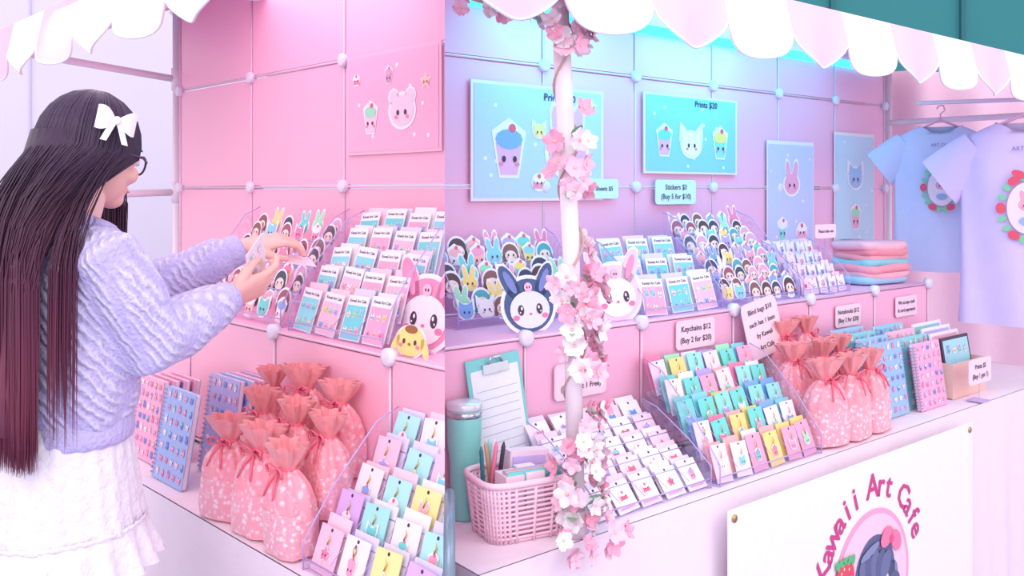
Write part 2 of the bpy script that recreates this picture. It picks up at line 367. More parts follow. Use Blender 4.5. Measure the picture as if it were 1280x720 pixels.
def rack(name,fr,s0,w,v0,d,z0,n,rise,ch,kind,ncol,clip=None,tilt=14,cwf=.82,lip=.022):
    mb=MB()
    H=n*rise+ch*.55
    for x in (0,w):
        pts=[(0,0),(0,.05),(d*.3,.05+(H-.05)*.42),(d*.75,H*.92),(d,H),(d,0)]
        mb.add([(x,y,z) for y,z in pts],[tuple(range(6))],ACR)
        mb.tube([(x,y,z) for y,z in pts[:5]],.0016,EDGE,seg=5)
        mb.tube([(x,0,.001),(x,d,.001)],.0016,EDGE,seg=5)
    for i in range(n):
        y=i*d/n; z=i*rise
        mb.add([(0,y,z+.001),(w,y,z+.001),(w,y+d/n,z+.001),(0,y+d/n,z+.001)],[(0,1,2,3)],ACR)
        mb.add([(0,y,max(0,z-rise)),(w,y,max(0,z-rise)),(w,y,z+lip),(0,y,z+lip)],[(0,1,2,3)],ACR)
        mb.tube([(0,y,z+lip),(w,y,z+lip)],.0017,EDGE,seg=5)
        for j in range(ncol):
            cx=(j+.5)*w/ncol
            for b in (1,0):
                hh=ch*R(.94,1.06)
                if b and kind!='sticker': 
                    M=T(cx+R(-.003,.003),y+.022,z+.003+.006)@RX(-tilt); mb.box(-w/ncol*cwf/2,w/ncol*cwf/2,0,.002,0,hh,mat(random.choice(['#f8ecf4','#f9d4e6','#e4d9f6'] if kind!='key' else PAST),.4),M)
                else:
                    M=T(cx+R(-.004,.004)*(2 if kind=='sticker' else 1),y+.008+b*.014,z+.003+b*.02)@RX(-tilt)@RY(R(-4,4)); card(mb,M,w/ncol*cwf,hh,kind)
    for j in range(1,ncol): 
        if kind!='sticker': mb.tube([(j*w/ncol,.002,.03),(j*w/ncol,d*.9,n*rise)],.001,EDGE,seg=4)
    return mk(name,mb,fr@T(s0,v0,z0),clip)
# left booth
rack('acrylic_sticker_sheet_rack',FL,-.475,.375,.265,.22,SZ,5,.045,.105,'sheet',4,'L',tilt=18)
rack('acrylic_sticker_rack',FL,-.98,.46,.27,.2,SZ,4,.06,.085,'sticker',6,'L',tilt=16)
rack('acrylic_keychain_rack',FL,.0,.42,.015,.215,TZ,5,.042,.085,'pastel',5,'L',tilt=20)
# right booth
rack('acrylic_sticker_sheet_rack',FR,.62,.32,.31,.22,SZ,3,.05,.10,'sheet',3,tilt=16)
rack('acrylic_sticker_rack',FR,.96,.36,.31,.24,SZ,5,.045,.08,'sticker',6,tilt=16)
rack('acrylic_button_rack',FR,1.36,.27,.32,.16,SZ,4,.035,.055,'pin',5)
rack('acrylic_sticker_rack',FR,.13,.42,.46,.17,SZ,3,.06,.09,'sticker',7)
rack('acrylic_pin_rack',FR,.165,.37,.03,.22,TZ,5,.026,.07,'pin',5,tilt=38,cwf=.86)
rack('acrylic_keychain_rack',FR,.555,.42,.02,.235,TZ,5,.043,.085,'key',6,tilt=20)
# standees
def standee(name,fr,s,v,z,size,parts,clip=None,tilt=10,ry=0):
    mb=MB(); M=RX(-tilt)@RY(ry); parts(mb,M,size)
    mb.box(-size*.3,size*.3,-.01,.05,0,.002,ACR); mk(name,mb,fr@T(s,v,z),clip)
def p_bunny(hood,face,ear=1.0,skull=True):
    f_=face
    def f(mb,M,s):
        H=mat(hood,.4); F=mat(f_,.4)
        for g,m,o in ((1.14,WHITE,.0),(1,H,.0012)):
            for sg in (-1,1):
                mb.disc(sg*s*.5,s*1.12,s*.2*g,s*.46*g*ear,o,m,M,16,-sg*.55)
            mb.disc(0,s*.6,s*.72*g,s*.6*g,o,m,M,28)
        for sg in (-1,1): mb.disc(sg*s*.5,s*1.14,s*.1,s*.3*ear,.002,mat('#f79cc4' if not skull else '#7f88c8'),M,12,-sg*.55)
        mb.box(-s*.3,s*.3,.001,.004,0,s*.9,WHITE,M)
        mb.disc(0,s*.5,s*.58,s*.42,.0026,F,M,24)
        for sg in (-1,1):
            mb.disc(sg*s*.27,s*.5,s*.09,s*.12,.0034,DARK,M,14); mb.disc(sg*s*.25,s*.54,s*.03,s*.04,.004,WHITE,M,8); mb.disc(sg*s*.3,s*.45,s*.02,s*.02,.004,WHITE,M,8); mb.disc(sg*s*.42,s*.34,s*.1,s*.06,.0034,mat('#f77fae'),M,10)
        mb.disc(0,s*.4,s*.05,s*.03,.0034,mat('#f07a90'),M,8); mb.disc(0,s*1.0,s*.12,s*.11,.0034,mat('#f9c0da'),M,12)
        for sg in (-1,1): mb.disc(sg*s*.035,s*1.0,s*.02,s*.03,.004,DARK,M,8)
    return f
def p_dog(mb,M,s):
    Y=mat('#fbe08c',.4); B=mat('#a4643c',.4)
    for g,m,o in ((1.12,WHITE,0),(1,Y,.0012)):
        mb.disc(0,s*.5,s*.75*g,s*.5*g,o,m,M,24)
        for sg in (-1,1): mb.disc(sg*s*.78,s*.34,s*.16*g,s*.36*g,o,m,M,14,sg*.5)
    mb.disc(0,s*.9,s*.34,s*.14,.002,B,M,16); mb.box(-s*.3,s*.3,.001,.004,0,s*.6,WHITE,M)
    for sg in (-1,1): mb.disc(sg*s*.3,s*.48,s*.07,s*.09,.003,DARK,M,10); mb.disc(sg*s*.46,s*.34,s*.1,s*.06,.003,mat('#f77fae'),M,10)
    mb.disc(0,s*.4,s*.08,s*.05,.003,B,M,10)
standee('bunny_sticker_standee',FL,-.05,.325,SZ,.125,p_bunny('#f794c0','#fbe9f1',1.0,False),'L')
standee('puppy_sticker_standee',FL,-.01,.262,SZ,.06,p_dog,'L')
standee('bunny_sticker_standee',FR,.25,.33,SZ,.105,p_bunny('#3f5a8a','#e4e6f6'))
standee('bunny_sticker_standee',FR,.54,.325,SZ,.12,p_bunny('#f9d4e8','#fbeef5',1,False))

# ---------------- gift bags ----------------
BAG1=floral('#fb9cae','#fbcad6',70,.6); BAG3=floral('#fba6b8','#fbe0e8',85,.5); BAG2=mat('#fa9ca4',.5,bump=.3,bs=60,var=.08,sheen=.4); RIB=mat('#f4708c',.35)
def bag(fr,s,v,z,sc=1,rz=0):
    mb=MB(); ph=R(0,6); ln=R(-.012,.012)
    pr=[(.048,0),(.06,.006),(.063,.03),(.062,.07),(.058,.10),(.048,.125),(.032,.145),(.017,.158)]
    def fn(q,zz):
        a=.03+.2*max(0,(zz-.06)/.1)**1.5; return 1+a*math.sin(9*q+ph)*.8+.03*math.sin(5*q+ph*2+zz*60)
    SH=Matrix.Identity(4); SH[0][2]=ln*6
    mb.lathe(pr,BAG1,SH,36,.68,fn,pw=.75)
    mb.lathe([(.017,.156),(.024,.165),(.037,.18),(.05,.205)],BAG2,SH,36,.6,lambda q,zz:1+.35*(zz-.15)/.05*math.sin(8*q+ph)*.8,cap=False)
    mb.lathe([(.0185,.153),(.022,.157),(.0185,.161)],RIB,SH,18,.8)
    for sg in (-1,1):
        mb.tube([(0,-.02,.157),(sg*.018,-.028,.168),(sg*.034,-.028,.163),(sg*.03,-.027,.15),(0,-.02,.156)],.003,RIB,SH,seg=6,flat=.6)
        mb.tube([(0,-.02,.156),(sg*.012,-.034,.135),(sg*.02,-.042,.11)],[.003,.003,.002],RIB,SH,seg=5)
    mb.lathe([(.062,.004),(.0645,.03),(.0635,.06),(.061,.085)],BAG3,SH,36,.68,fn,cap=False,pw=.75)
    mk('organza_gift_bag',mb,fr@T(s,v,z)@RZ(R(-20,20)+rz)@RX(R(-3,3))@Matrix.Scale(sc,4))
def riser(fr,s0,s1,rows):
    mb=MB()
    for v0,v1,h in rows:
        mb.box(s0,s1,v0,v1,0,h,PINK)
    mk('display_riser',mb,fr@T(0,0,TZ))
riser(FL,-.47,-.03,[(.10,.165,.045),(.168,.238,.095)])
for s,v,h,c in [(-.09,.045,0,1.0),(-.215,.05,0,1.05),(-.345,.048,0,1.02),(-.10,.132,.045,.95),(-.22,.132,.045,1.0),(-.34,.132,.045,1.0),(-.16,.2,.095,.92),(-.29,.2,.095,1.0),(-.42,.2,.095,.9)]:
    bag(FL,s,v,TZ+h+.001,c)
riser(FR,1.0,1.36,[(.12,.20,.05),(.203,.28,.11)])
for s,v,h,c in [(1.06,.06,0,1.1),(1.18,.055,0,1.1),(1.30,.06,0,1.1),(1.08,.16,.05,1.0),(1.20,.16,.05,1.0),(1.31,.16,.05,1.0),(1.14,.24,.11,.95),(1.26,.24,.11,.95)]:
    bag(FR,s,v,TZ+h+.001,c)

# ---------------- notebooks ----------------
def notebook(fr,s,v,z,w=.15,h=.215,col='#a9cdef',tilt=10,rz=0,th=.012,ic=True):
    mb=MB(); C=mat(col,.35); M=None
    mb.box(-w/2,w/2,0,.0015,0,h,C); mb.box(-w/2,w/2,th,th+.0015,0,h,C); mb.box(-w/2+.004,w/2-.002,.0015,th,.002,h-.002,WHITE)
    mt=mat('#b9a9cc',.3,metal=.6)
    n=20
    for k in range(n):
        zz=.01+(h-.02)*k/(n-1); mb.tube([(-w/2+.006+.009*math.cos(q)-.004,th/2+.011*math.sin(q),zz) for q in [2*pi*i/8 for i in range(9)]],.0014,mt,seg=5)
    if ic:
        for a in range(5):
            for b in range(7):
                icon(mb,None,-w/2+.028+a*(w-.04)/4.2+(b%2)*.006,.018+b*(h-.03)/6.2,.0135,.0006,random.choice(['bunny','bear','cup','cat']),random.choice(['#f58fb8','#fff3f8','#7f8fe0','#f7a8cc','#fdd6e6']),border=False)
    mk('spiral_notebook',mb,fr@T(s,v,z)@RZ(rz)@RX(-tilt))
for i in range(4): notebook(FL,-.60+.012*i,.135+.02*i-.0,TZ+.002,.15,.235,['#b9a8e0','#b9c4f0','#f6b6d4','#c4a9dc'][i],8)
notebook(FL,-.63,.035,TZ+.002,.16,.215,'#a0b4ea',10)
for i in range(4): notebook(FL,-.86+.012*i,.07+.022*i,TZ+.002,.15,.205,'#f2aacd',8)
for i in range(4): notebook(FR,1.475-.008*i,.08+.035*i,TZ+.002,.17,.225+.01*i,['#96bdec','#9cccf0','#84d6dc','#9cccf0'][i],8)
for i in range(4): notebook(FR,1.68-.006*i,.06+.035*i,TZ+.002,.17,.205+.015*i,['#ecaad4','#84d6dc','#f5bad6','#90d0e6'][i],8)

# ---------------- signs ----------------
def sign(fr,s,v,z,w,h,lines,tilt=0,ry=0,col='#f9dbea',stem=0,size=.02):
    mb=MB(); M=RX(-tilt)@RY(ry)
    r=h*.14; pts=[]
    for cx,cz,a0 in ((w/2-r,r,-90),(w/2-r,h-r,0),(-w/2+r,h-r,90),(-w/2+r,r,180)):
        for k in range(4):
            q=math.radians(a0+30*k); pts.append((cx+r*math.cos(q),cz+r*math.sin(q)))
    mb.poly(pts,.002,mat(col,.5),M); mb.poly(pts[::-1],-.0005,mat(col,.5),M)
    n=len(pts); mb.add([(x,-.002,zz) for x,zz in pts]+[(x,.0005,zz) for x,zz in pts],[(i,i+n,(i+1)%n+n,(i+1)%n) for i in range(n)],mat(col,.5),M)
    for i,l in enumerate(lines): mb.text(l,0,h*(1-(i+.8)/(len(lines)+.6)),size,.003,DARK,M)
    if stem: mb.box(-.003,.003,.001,.004,-stem,0,ACR); mb.box(-.03,.03,-.02,.03,-stem,-stem+.003,EDGE)
    mk('price_sign',mb,fr@T(s,v,z))
sign(FR,.785,.280,1.0,.16,.078,['Keychains $12','(Buy 2 for $20)'],size=.021)
sign(FR,.36,.280,.93,.17,.085,['Pins $8','(Buy 2 get 1 Free)'],size=.018)
sign(FR,1.55,.280,.985,.15,.07,['Notebooks $12','(Buy 2 for $20)'],size=.02)
sign(FR,1.93,.280,.985,.15,.07,['We accept cash','& card payments'],size=.018)
sign(FR,1.06,.24,.955,.17,.16,['Blind bags $10','each has 1 item','by Kawaii','Art Cafe'],tilt=8,ry=-9,stem=.213,size=.02)
sign(FR,1.885,.012,.80,.16,.08,['Prints $5','(Buy 1 get 1)'],tilt=0,stem=.058,size=.022)
sign(FR,.78,.652,1.40,.18,.06,['Sticker Sheets $5'],col='#d9f4f8',size=.019)
sign(FR,1.14,.652,1.38,.2,.08,['Stickers $3','(Buy 5 for $10)'],col='#d9f4f8',size=.024)
sign(FR,1.5,.33,SZ+.18,.12,.045,['Please take one'],size=.014,stem=.178)
sign(FR,2.36,-.055,1.655,.2,.1,['T-shirts $25','(Buy 2 for $45)'],size=.026)

# ---------------- posters ----------------
def poster(fr,s,v,z,w,h,bg,items,title=None,frame='#f4e6f2',clip=None):
    mb=MB(); mb.box(-w/2,w/2,0,.004,0,h,mat(frame,.4)); mb.poly([(-w*.48,h*.03),(w*.48,h*.03),(w*.48,h*.97),(-w*.48,h*.97)],.001,mat(bg,.4))
    for cx,cz,s_,k,c in items: icon(mb,None,cx*w,cz*h,s_*w,.002,k,c)
    for k in range(10): mb.disc(R(-.44,.44)*w,R(.08,.92)*h,.006,.006,.0015,WHITE,None,8)
    if title: mb.text(title,.14*w,h*.9,w*.06,.003,DARK)
    mk('kawaii_art_poster',mb,fr@T(s,v,z),clip)
poster(FR,.56,.655,1.395,.50,.33,'#c2d6f6',[(-.24,.42,.22,'cup','#f5b4dc'),(.2,.42,.27,'bunny','#f9b0d2'),(-.02,.16,.09,'cake','#f9a0c0'),(.4,.85,.07,'star','#fbe3a0'),(-.02,.6,.08,'cat','#fbe3a0')],'Prints $20')
poster(FR,1.23,.655,1.48,.48,.26,'#8fd0e6',[(-.3,.4,.15,'cup','#fbb3cf'),(-.02,.38,.18,'cat','#fff3f8'),(.3,.4,.16,'cup','#8fdcdc')],'Prints $20')
poster(FR,1.80,.655,1.15,.30,.46,'#cccff4',[(0,.65,.28,'bunny','#f7a9cf'),(-.2,.28,.2,'cup','#8fdcdc'),(.22,.26,.2,'cake','#fbb3cf')])
poster(FR,2.25,.655,1.2,.30,.46,'#bfdcf2',[(0,.6,.3,'cat','#9fc4f0'),(.0,.25,.24,'cup','#f9a9c8')])
poster(FL,-.45,.55,1.52,.40,.27,'#fab6d3',[(-.22,.35,.15,'cup','#fbd0e0'),(.12,.4,.22,'bear','#fbd4e4'),(.36,.65,.08,'star','#fbd0b0'),(-.38,.75,.07,'cake','#f58aac'),(-.02,.75,.08,'cup','#c9a0c0')],frame='#fbc0d8',clip='L')

# ---------------- banner ----------------
mb=MB(); s0,s1=.50,1.70; mb.box(s0,s1,-.045,-.042,.04,.715,mat('#faf3fa',.5))
for s in (s0+.02,s1-.02): mb.tube([(s,-.048,.695),(s,-.044,.695)],.009,mat('#c8a870',.3,metal=.8),seg=12)
cx,cz=1.11,.39
mb.disc(cx,cz,.192,.192,.0462,mat('#f5a9cf',.5),None,48); mb.disc(cx,cz,.178,.178,.0470,mat('#fbd0e4',.5),None,48)
txt='Kawaii Art Cafe'
for i,ch in enumerate(txt):
    if ch==' ': continue
    q=math.radians(160-140*i/(len(txt)-1)); r=.25
    M=T(cx+r*math.cos(q),-.047,cz+r*math.sin(q))@RY(-(math.degrees(q)-90)); mb.text(ch,0,0,.092,0,MAG,M)
hm=mat('#5f628c',.5); hl=mat('#8c90b8',.5)
mb.disc(cx+.01,cz+.0,.105,.122,.0478,hm,None,30)
for sg in (-1,1):
    for k in range(6): mb.disc(cx+sg*(.088+.012*k)+.01,cz+.0-.032*k,.032,.034,.0478+.0003*k,hm if k%2 else hl,None,14)
mb.disc(cx+.01,cz-.025,.07,.072,.0497,mat('#fbd6cc'),None,24)
for k in range(5): mb.disc(cx-.045+.026*k,cz+.032+.006*(2-abs(k-2)),.024,.04,.0500+.0002*k,hm if k%2 else mat('#6f739c',.5),None,14,(k-2)*-.25)
mb.disc(cx-.02,cz+.085,.05,.012,.0506,hl,None,14,.3)
for sg in (-1,1): mb.disc(cx+.01+sg*.03,cz-.025,.011,.015,.0509,DARK,None,12); mb.disc(cx+.01+sg*.028,cz-.020,.004,.005,.0515,WHITE,None,8); mb.disc(cx+.01+sg*.045,cz-.05,.013,.008,.0509,mat('#f58aac'),None,10)
mb.disc(cx+.01,cz-.062,.01,.005,.0509,mat('#d0506c'),None,10)
mb.disc(cx+.065,cz+.105,.034,.024,.051,mat('#f77fa8'),None,14,.5); mb.disc(cx+.115,cz+.085,.034,.024,.051,mat('#f77fa8'),None,14,-.9); mb.disc(cx+.09,cz+.095,.012,.012,.0516,mat('#e05a88'),None,10)
mb.disc(cx-.14,cz+.05,.042,.05,.0505,mat('#e8486a'),None,18)
for k in range(7): mb.disc(cx-.14+.026*math.cos(k*2.4),cz+.045+.03*math.sin(k*2.4),.0035,.005,.0511,mat('#fbe08c'),None,6)
for k in range(5): mb.disc(cx-.14+.018*(k-2),cz+.094-.003*abs(k-2),.014,.009,.0515,mat('#5fbf80'),None,10,.6*(k-2))
mk('table_banner',mb,FR)

# ---------------- basket + contents ----------------
mb=MB(); BK=mat('#f9cfe2',.4); W2,D2,H2=.1,.07,.115
def ringp(z,f=1,n=40):
    k=(.86+.14*z/H2)*f; o=[]
    for i in range(n):
        q=2*pi*i/n; c,d=math.cos(q),math.sin(q); o.append((W2*k*math.copysign(abs(c)**.45,c),D2*k*math.copysign(abs(d)**.45,d),z))
    return o
for i in range(11):
    z=.01+i*.0096; r=ringp(z); mb.tube(r+[r[0]],.003,BK,seg=5)
for i in range(40):
    mb.tube([ringp(z)[i] for z in (0,.04,.08,.11)],.0036,BK,seg=5)
r=ringp(H2); mb.tube(r+[r[0]],.0065,BK,seg=8); mb.loft([ringp(.0,.98),ringp(.006,.98)],BK)
mb.loft([ringp(.006,.93),ringp(.055,.93)],mat('#f2bcd8'))
for i,c in enumerate(['#2f6f78','#e9e0ee','#f27fa6','#3a3148','#8fdcdc','#c9a07a']):
    x=-.075+.008*i+R(-.003,.003); y=.02+R(-.03,.03); a=R(-.03,.03); mb.tube([(x,y,.02),(x+a,y,.165),(x+a*1.05,y,.175)],[.0045,.0045,.0015],mat(c,.3),seg=8)
mb.box(-.02,.07,.02,.05,.05,.15,mat('#f5dcec',.4),RY(4)); mb.box(-.015,.06,.016,.02,.06,.14,mat('#c9b6ee'),RY(4))
mb.box(-.01,.03,-.05,.01,.05,.128,mat('#f8e6f0')); mb.box(.035,.075,-.045,.01,.05,.12,mat('#f6b6d0')); mb.box(-.055,-.015,-.05,.0,.05,.125,mat('#f9d9e8'))
for k in range(6): mb.box(-.05,.07,-.045+.004*k,-.043+.004*k,.1,.132,mat(PAST[k],.4))
mk('woven_supply_basket',mb,FR@T(.035,.115,TZ+.001)@RZ(-12))
# tumbler
mb=MB(); TE=mat('#8cdcd4',.25); mb.lathe([(.027,0),(.03,.004),(.031,.12),(.036,.16),(.037,.225),(.036,.23)],TE,None,28); mb.lathe([(.0375,.226),(.0385,.23),(.0385,.238),(.036,.242),(.012,.244)],mat('#dfe6ee',.2,metal=.3),None,28)
mb.lathe([(.0372,.212),(.038,.218),(.0372,.224)],mat('#c8d0d8',.2,metal=.9),None,28)
mk('insulated_tumbler',mb,FR@T(-.012,.24,TZ))
# clipboard
mb=MB(); mb.box(-.075,.075,0,.003,0,.32,mat('#7fcfd0',.4)); mb.box(-.066,.066,-.0015,0,.012,.295,mat('#eceef8',.6))
for k in range(12): mb.box(-.056,.056,-.002,-.0015,.04+k*.019,.0412+k*.019,mat('#a9b4d0'))
mb.box(-.035,.035,-.008,.0,.285,.305,mat('#cfd4de',.25,metal=.8)); mb.tube([(-.02,-.006,.305),(-.012,-.01,.318),(.012,-.01,.318),(.02,-.006,.305)],.003,mat('#cfd4de',.25,metal=.8))
mk('clipboard',mb,FR@T(.115,.235,TZ+.003)@RX(-8)@RY(-4))
# folded chair
mb=MB(); G=mat('#7f93a8',.35,metal=.5)
mb.tube([(-.012,0,0),(-.012,0,.86),(-.012,.03,.9),(-.012,.2,.9),(-.012,.22,.86),(-.012,.22,0)],.009,G,seg=10)
mb.tube([(.006,.03,0),(.006,.03,.6),(.006,.2,.6),(.006,.2,0)],.007,G,seg=10)
mb.box(-.015,-.007,.02,.2,.66,.86,mat('#8fa0b4',.5)); mb.box(-.002,.004,.03,.19,.3,.62,mat('#8fa0b4',.5))
mk('folding_chair',mb,T(-.082,1.32,0)@RZ(4))
# far chair
mb=MB(); D=mat('#3b3d55',.6)
for x in (-.22,.22):
    mb.tube([(x,.2,0),(x,.22,.92)],.014,G); mb.tube([(x,-.2,0),(x,-.18,.46)],.014,G)
mb.box(-.23,.23,-.22,.22,.44,.48,D); mb.box(-.23,.23,.19,.23,.62,.93,D)
mk('folding_chair',mb,T(-3.12,5.2,0)@RZ(-30))
# print box
mb=MB(); KB=mat('#f4c6be',.8); w,d,h=.24,.15,.115
for a in ((-w/2,w/2,-.003,0,0,h),(-w/2,w/2,d,d+.003,0,h),(-w/2,-w/2+.003,0,d,0,h),(w/2-.003,w/2,0,d,0,h),(-w/2,w/2,0,d,0,.003)): mb.box(*a,KB)
for k in range(4):
    M=T(R(-.01,.01),.02+.03*k,.003)@RX(-9); hh=.19+.012*k
    mb.box(-.1,.1,0,.006,0,hh,DARK if k==0 else WHITE,M); mb.poly([(-.09,.01),(.09,.01),(.09,hh-.01),(-.09,hh-.01)],.001,mat(['#a9dff0','#f7bcd8','#c9c0f0','#9ad8d8'][k]),M)
    for j in range(4): icon(mb,M,-.06+.04*j,hh-.045,.02,.002)
mk('box_of_art_prints',mb,FR@T(1.96,.08,TZ))
# folded shirts
mb=MB(); z=0
for k,c in enumerate(['#a0cfec','#f7b8c6','#f5a0b0','#90cedc','#f7a8b4','#f296a4','#f7b8c6']):
    th=.027; ox,oy=R(-.01,.01),R(-.008,.006); rings=[]; p1=R(0,6); sw=R(-.006,.006)
    for q in range(9):
        t=q/8; e=math.sin(pi*(.12+.76*t))**.5; o=[]
        for i in range(48):
            a=2*pi*i/48; cc,dd=math.cos(a),math.sin(a)
            zz=z+th*t+.003*math.sin(a*3+p1)*min(1,z*60)+.002*math.sin(a*7+p1)*min(1,z*60)
            o.append((ox+(.106+sw+.018*e+.003*math.sin(a*5+p1))*math.copysign(abs(cc)**.4,cc),oy+(.078+.016*e)*math.copysign(abs(dd)**.4,dd),zz))
        rings.append(o)
    mb.loft(rings,mat(c,.9,bump=.3,bs=40)); z+=th*.74
mk('folded_tshirt_stack',mb,FR@T(1.94,.42,SZ+.004)@RZ(-8))
# t-shirts
def tshirt(M,col,acc,sc=1,gs=1):
    mb=MB(); C=mat(col,.85,bump=.15,bs=25)
    prof=[(.085,0),(.12,-.015),(.175,-.045),(.195,-.08),(.19,-.14),(.185,-.22),(.185,-.4),(.19,-.55),(.195,-.64)]
    rings=[]
    for r,z in prof[::-1]:
        o=[]
        for i in range(48):
            q=2*pi*i/48; f=.012*math.sin(q*6+z*7)*min(1,-z/.3); dip=-.055*max(0,-math.sin(q))*max(0,1+z/.02) if z>-.02 else 0
            o.append((r*math.cos(q),(.042+ (0.01 if z<-.1 else 0))*math.sin(q)*(.6 if z>-.03 else 1)+f,z+dip*(1-abs(math.cos(q)))))
        rings.append(o)
    mb.loft(rings,C,cap=False)
    for sg in (-1,1): # sleeves: flat sheets front+back drooping from the shoulder
        rr=[]
        for t in (0,.25,.5,.75,1):
            cx_=sg*(.135+.115*t); cz_=-.085-.105*t**1.1; hw=.065+.018*t; th_=.035-.012*t
            rr.append([(cx_+sg*hw*math.cos(q)*.62+0,th_*math.sin(q)+.003*math.sin(3*q+t*4),cz_+hw*math.cos(q)*.85*1.0+(-.0)) for q in [2*pi*k/24 for k in range(24)]])
        mb.loft(rr,C,cap=False)
    mb.tube([(.085*math.cos(q),-.03*abs(math.sin(q))*1,-.055*math.sin(q)) for q in [pi*k/14 for k in range(15)]],.005,mat(acc,.8),seg=6)
    H=mat('#f4b7d8',.3); mb.tube([(-.16,0,-.045),(-.02,0,.02),(0,0,.03),(.02,0,.02),(.16,0,-.045)],.005,H)
    mb.tube([(0,0,.03),(0,0,.055),(.018,0,.07),(.012,0,.092),(-.008,0,.09),(-.014,0,.078)],.003,H,seg=6)
    for k in range(18):
        q=2*pi*k/18; x,zz=.072*math.cos(q)*gs,(-.27+.098*math.sin(q))
        mb.disc(x,zz,.013,.009,.068,mat('#7fcfa0'),None,8,q); 
        if k%3==0: mb.disc(x,zz,.014,.018,.070,mat('#e8506e'),None,10,q)
    mb.disc(0,-.27,.055,.08,.066,mat('#f6e0ee'),None,24)
    icon(mb,None,0,-.26,.045,.0665,'bunny','#f4a9c4'); mb.disc(0,-.31,.022,.014,.069,mat('#a0b8e0'),None,12)
    for sg in (-1,1): mb.disc(sg*.022,-.165,.022,.012,.0705,mat('#e8506e'),None,10,sg*.4)
    mb.text('ART CLUB',0,-.085,.018,.058,mat('#8878b0'))
    mk('hanging_tshirt',mb,M@Matrix.Scale(sc,4))
tshirt(T(1.665,3.42,1.675)@RZ(-22),'#cfd4f8','#b4bdec',.88)
tshirt(T(1.785,3.05,1.662)@RZ(-30),'#dcc8f3','#c6b0ea',1.10)
# curtain
mb=MB(); mb.surf(lambda a,b:(1.45+1.9*a,4.15+.025*math.sin(a*45)+.015*math.sin(a*23),.02+1.97*b),150,4,mat('#fad2e6',.85)); mk('pink_curtain',mb)

# ---------------- woman ----------------
WM=Matrix(((.769,.639,0,-.772),(-.639,.769,0,1.585),(0,0,1,0),(0,0,0,1)))
woman=bpy.data.objects.new('woman',None); scn.collection.objects.link(woman); woman.matrix_world=WM
def part(name,mb,rem=0,smooth=0,sub=0):
    o=mk(name,mb,parent=woman)
    if rem:
        m=o.modifiers.new('r','REMESH'); m.mode='VOXEL'; m.voxel_size=rem; m.use_smooth_shade=True
    if smooth:
        m=o.modifiers.new('s','SMOOTH'); m.iterations=smooth; m.factor=.5
    return o
mb=MB()
mb.lathe([(.06,.82),(.105,.86),(.108,.92),(.100,1.02),(.10,1.08),(.115,1.2),(.125,1.28),(.10,1.33),(.05,1.36)],BODY,T(0,-.035,0),24,.75)
for sg in (-1,1):
    mb.tube([(sg*.052,-.04,.9),(sg*.058,-.035,.78),(sg*.062,-.02,.48),(sg*.063,-.04,.3),(sg*.065,-.055,.09),(sg*.065,-.05,.04)],[.066,.068,.05,.047,.032,.034],BODY,None,16)
mb.tube([(0,-.03,1.3),(0,-.02,1.36),(0,.0,1.43)],[.05,.044,.042],BODY,None,16)
RS=(.135,-.03,1.315); RE=(.15,.055,1.160); RWp=(.085,.24,1.213)
LS=(-.135,-.02,1.315); LE=(-.165,.14,1.19); LW=(-.085,.375,1.295)
mb.tube([RS,RE],[.042,.036],BODY); mb.tube([RE,RWp],[.036,.024],BODY); mb.tube([LS,LE],[.042,.036],BODY); mb.tube([LE,LW],[.036,.024],BODY)
part('body',mb,.009,6)
mb=MB(); SH=mat('#f3eaf4',.5)
for sg in (-1,1):
    rings=[]
    for y,w,h in ((-.1,.02,.05),(-.085,.032,.075),(-.04,.035,.085),(.02,.04,.065),(.08,.042,.045),(.12,.034,.035),(.14,.015,.02)):
        rings.append([(sg*.068+w*math.cos(q),y,max(.0,.002+h*.5+h*.5*math.sin(q))) for q in [2*pi*k/14 for k in range(14)]])
    mb.loft(rings,SH)
part('shoes',mb)
# cardigan
mb=MB(); fold=lambda q,z:1+.02*math.sin(6*q+z*20)+.012*math.sin(11*q)
def ringz(cx,cy,rx,ry,z,n=32): return [(cx+rx*math.cos(q)*fold(q,z),cy+ry*math.sin(q)*fold(q,z),z) for q in [2*pi*k/n for k in range(n)]]
mb.loft([ringz(0,-.035,.12,.10,1.005),ringz(0,-.035,.13,.11,1.02),ringz(0,-.035,.145,.12,1.06),ringz(0,-.033,.145,.12,1.13),ringz(0,-.028,.148,.12,1.2),ringz(0,-.025,.155,.115,1.27),ringz(0,-.022,.145,.10,1.315),ringz(0,-.02,.105,.078,1.347),ringz(0,-.015,.058,.056,1.37)],KNIT)
def lerp(a,b,t): return tuple(a[i]+(b[i]-a[i])*t for i in range(3))
def sleeve(S,E,W,sg):
    mid=lerp(S,E,.5); E2=(E[0],E[1],E[2]-.008)
    pts=[lerp(S,(0,S[1],S[2]),.25),S,mid,E2,lerp(E,W,.25),lerp(E,W,.6),lerp(E,W,.85),lerp(E,W,.94)]
    mb.tube(pts,[.05,.060,.062,.060,.058,.050,.043,.031],KNIT,None,20)
sleeve(RS,RE,RWp,1); sleeve(LS,LE,LW,-1)
o=part('cable_knit_cardigan',mb,.007,4)
tx=bpy.data.textures.new('folds','CLOUDS'); tx.noise_scale=.09
d=o.modifiers.new('folds','DISPLACE'); d.texture=tx; d.strength=.010; d.mid_level=.5
mb=MB(); RB=mat('#c3b9e8',.9,bump=.6,bs=120)
mb.lathe([(.124,.985),(.13,.99),(.132,1.0),(.13,1.03),(.122,1.035)],RB,T(0,-.035,0),96,.86,lambda q,z:1+.012*math.sin(q*48),cap=False)
for E,W in ((RE,RWp),(LE,LW)):
    mb.tube([lerp(E,W,.86),lerp(E,W,.88),lerp(E,W,1.0),lerp(E,W,1.02)],[.033,.037,.034,.030],RB,None,24)
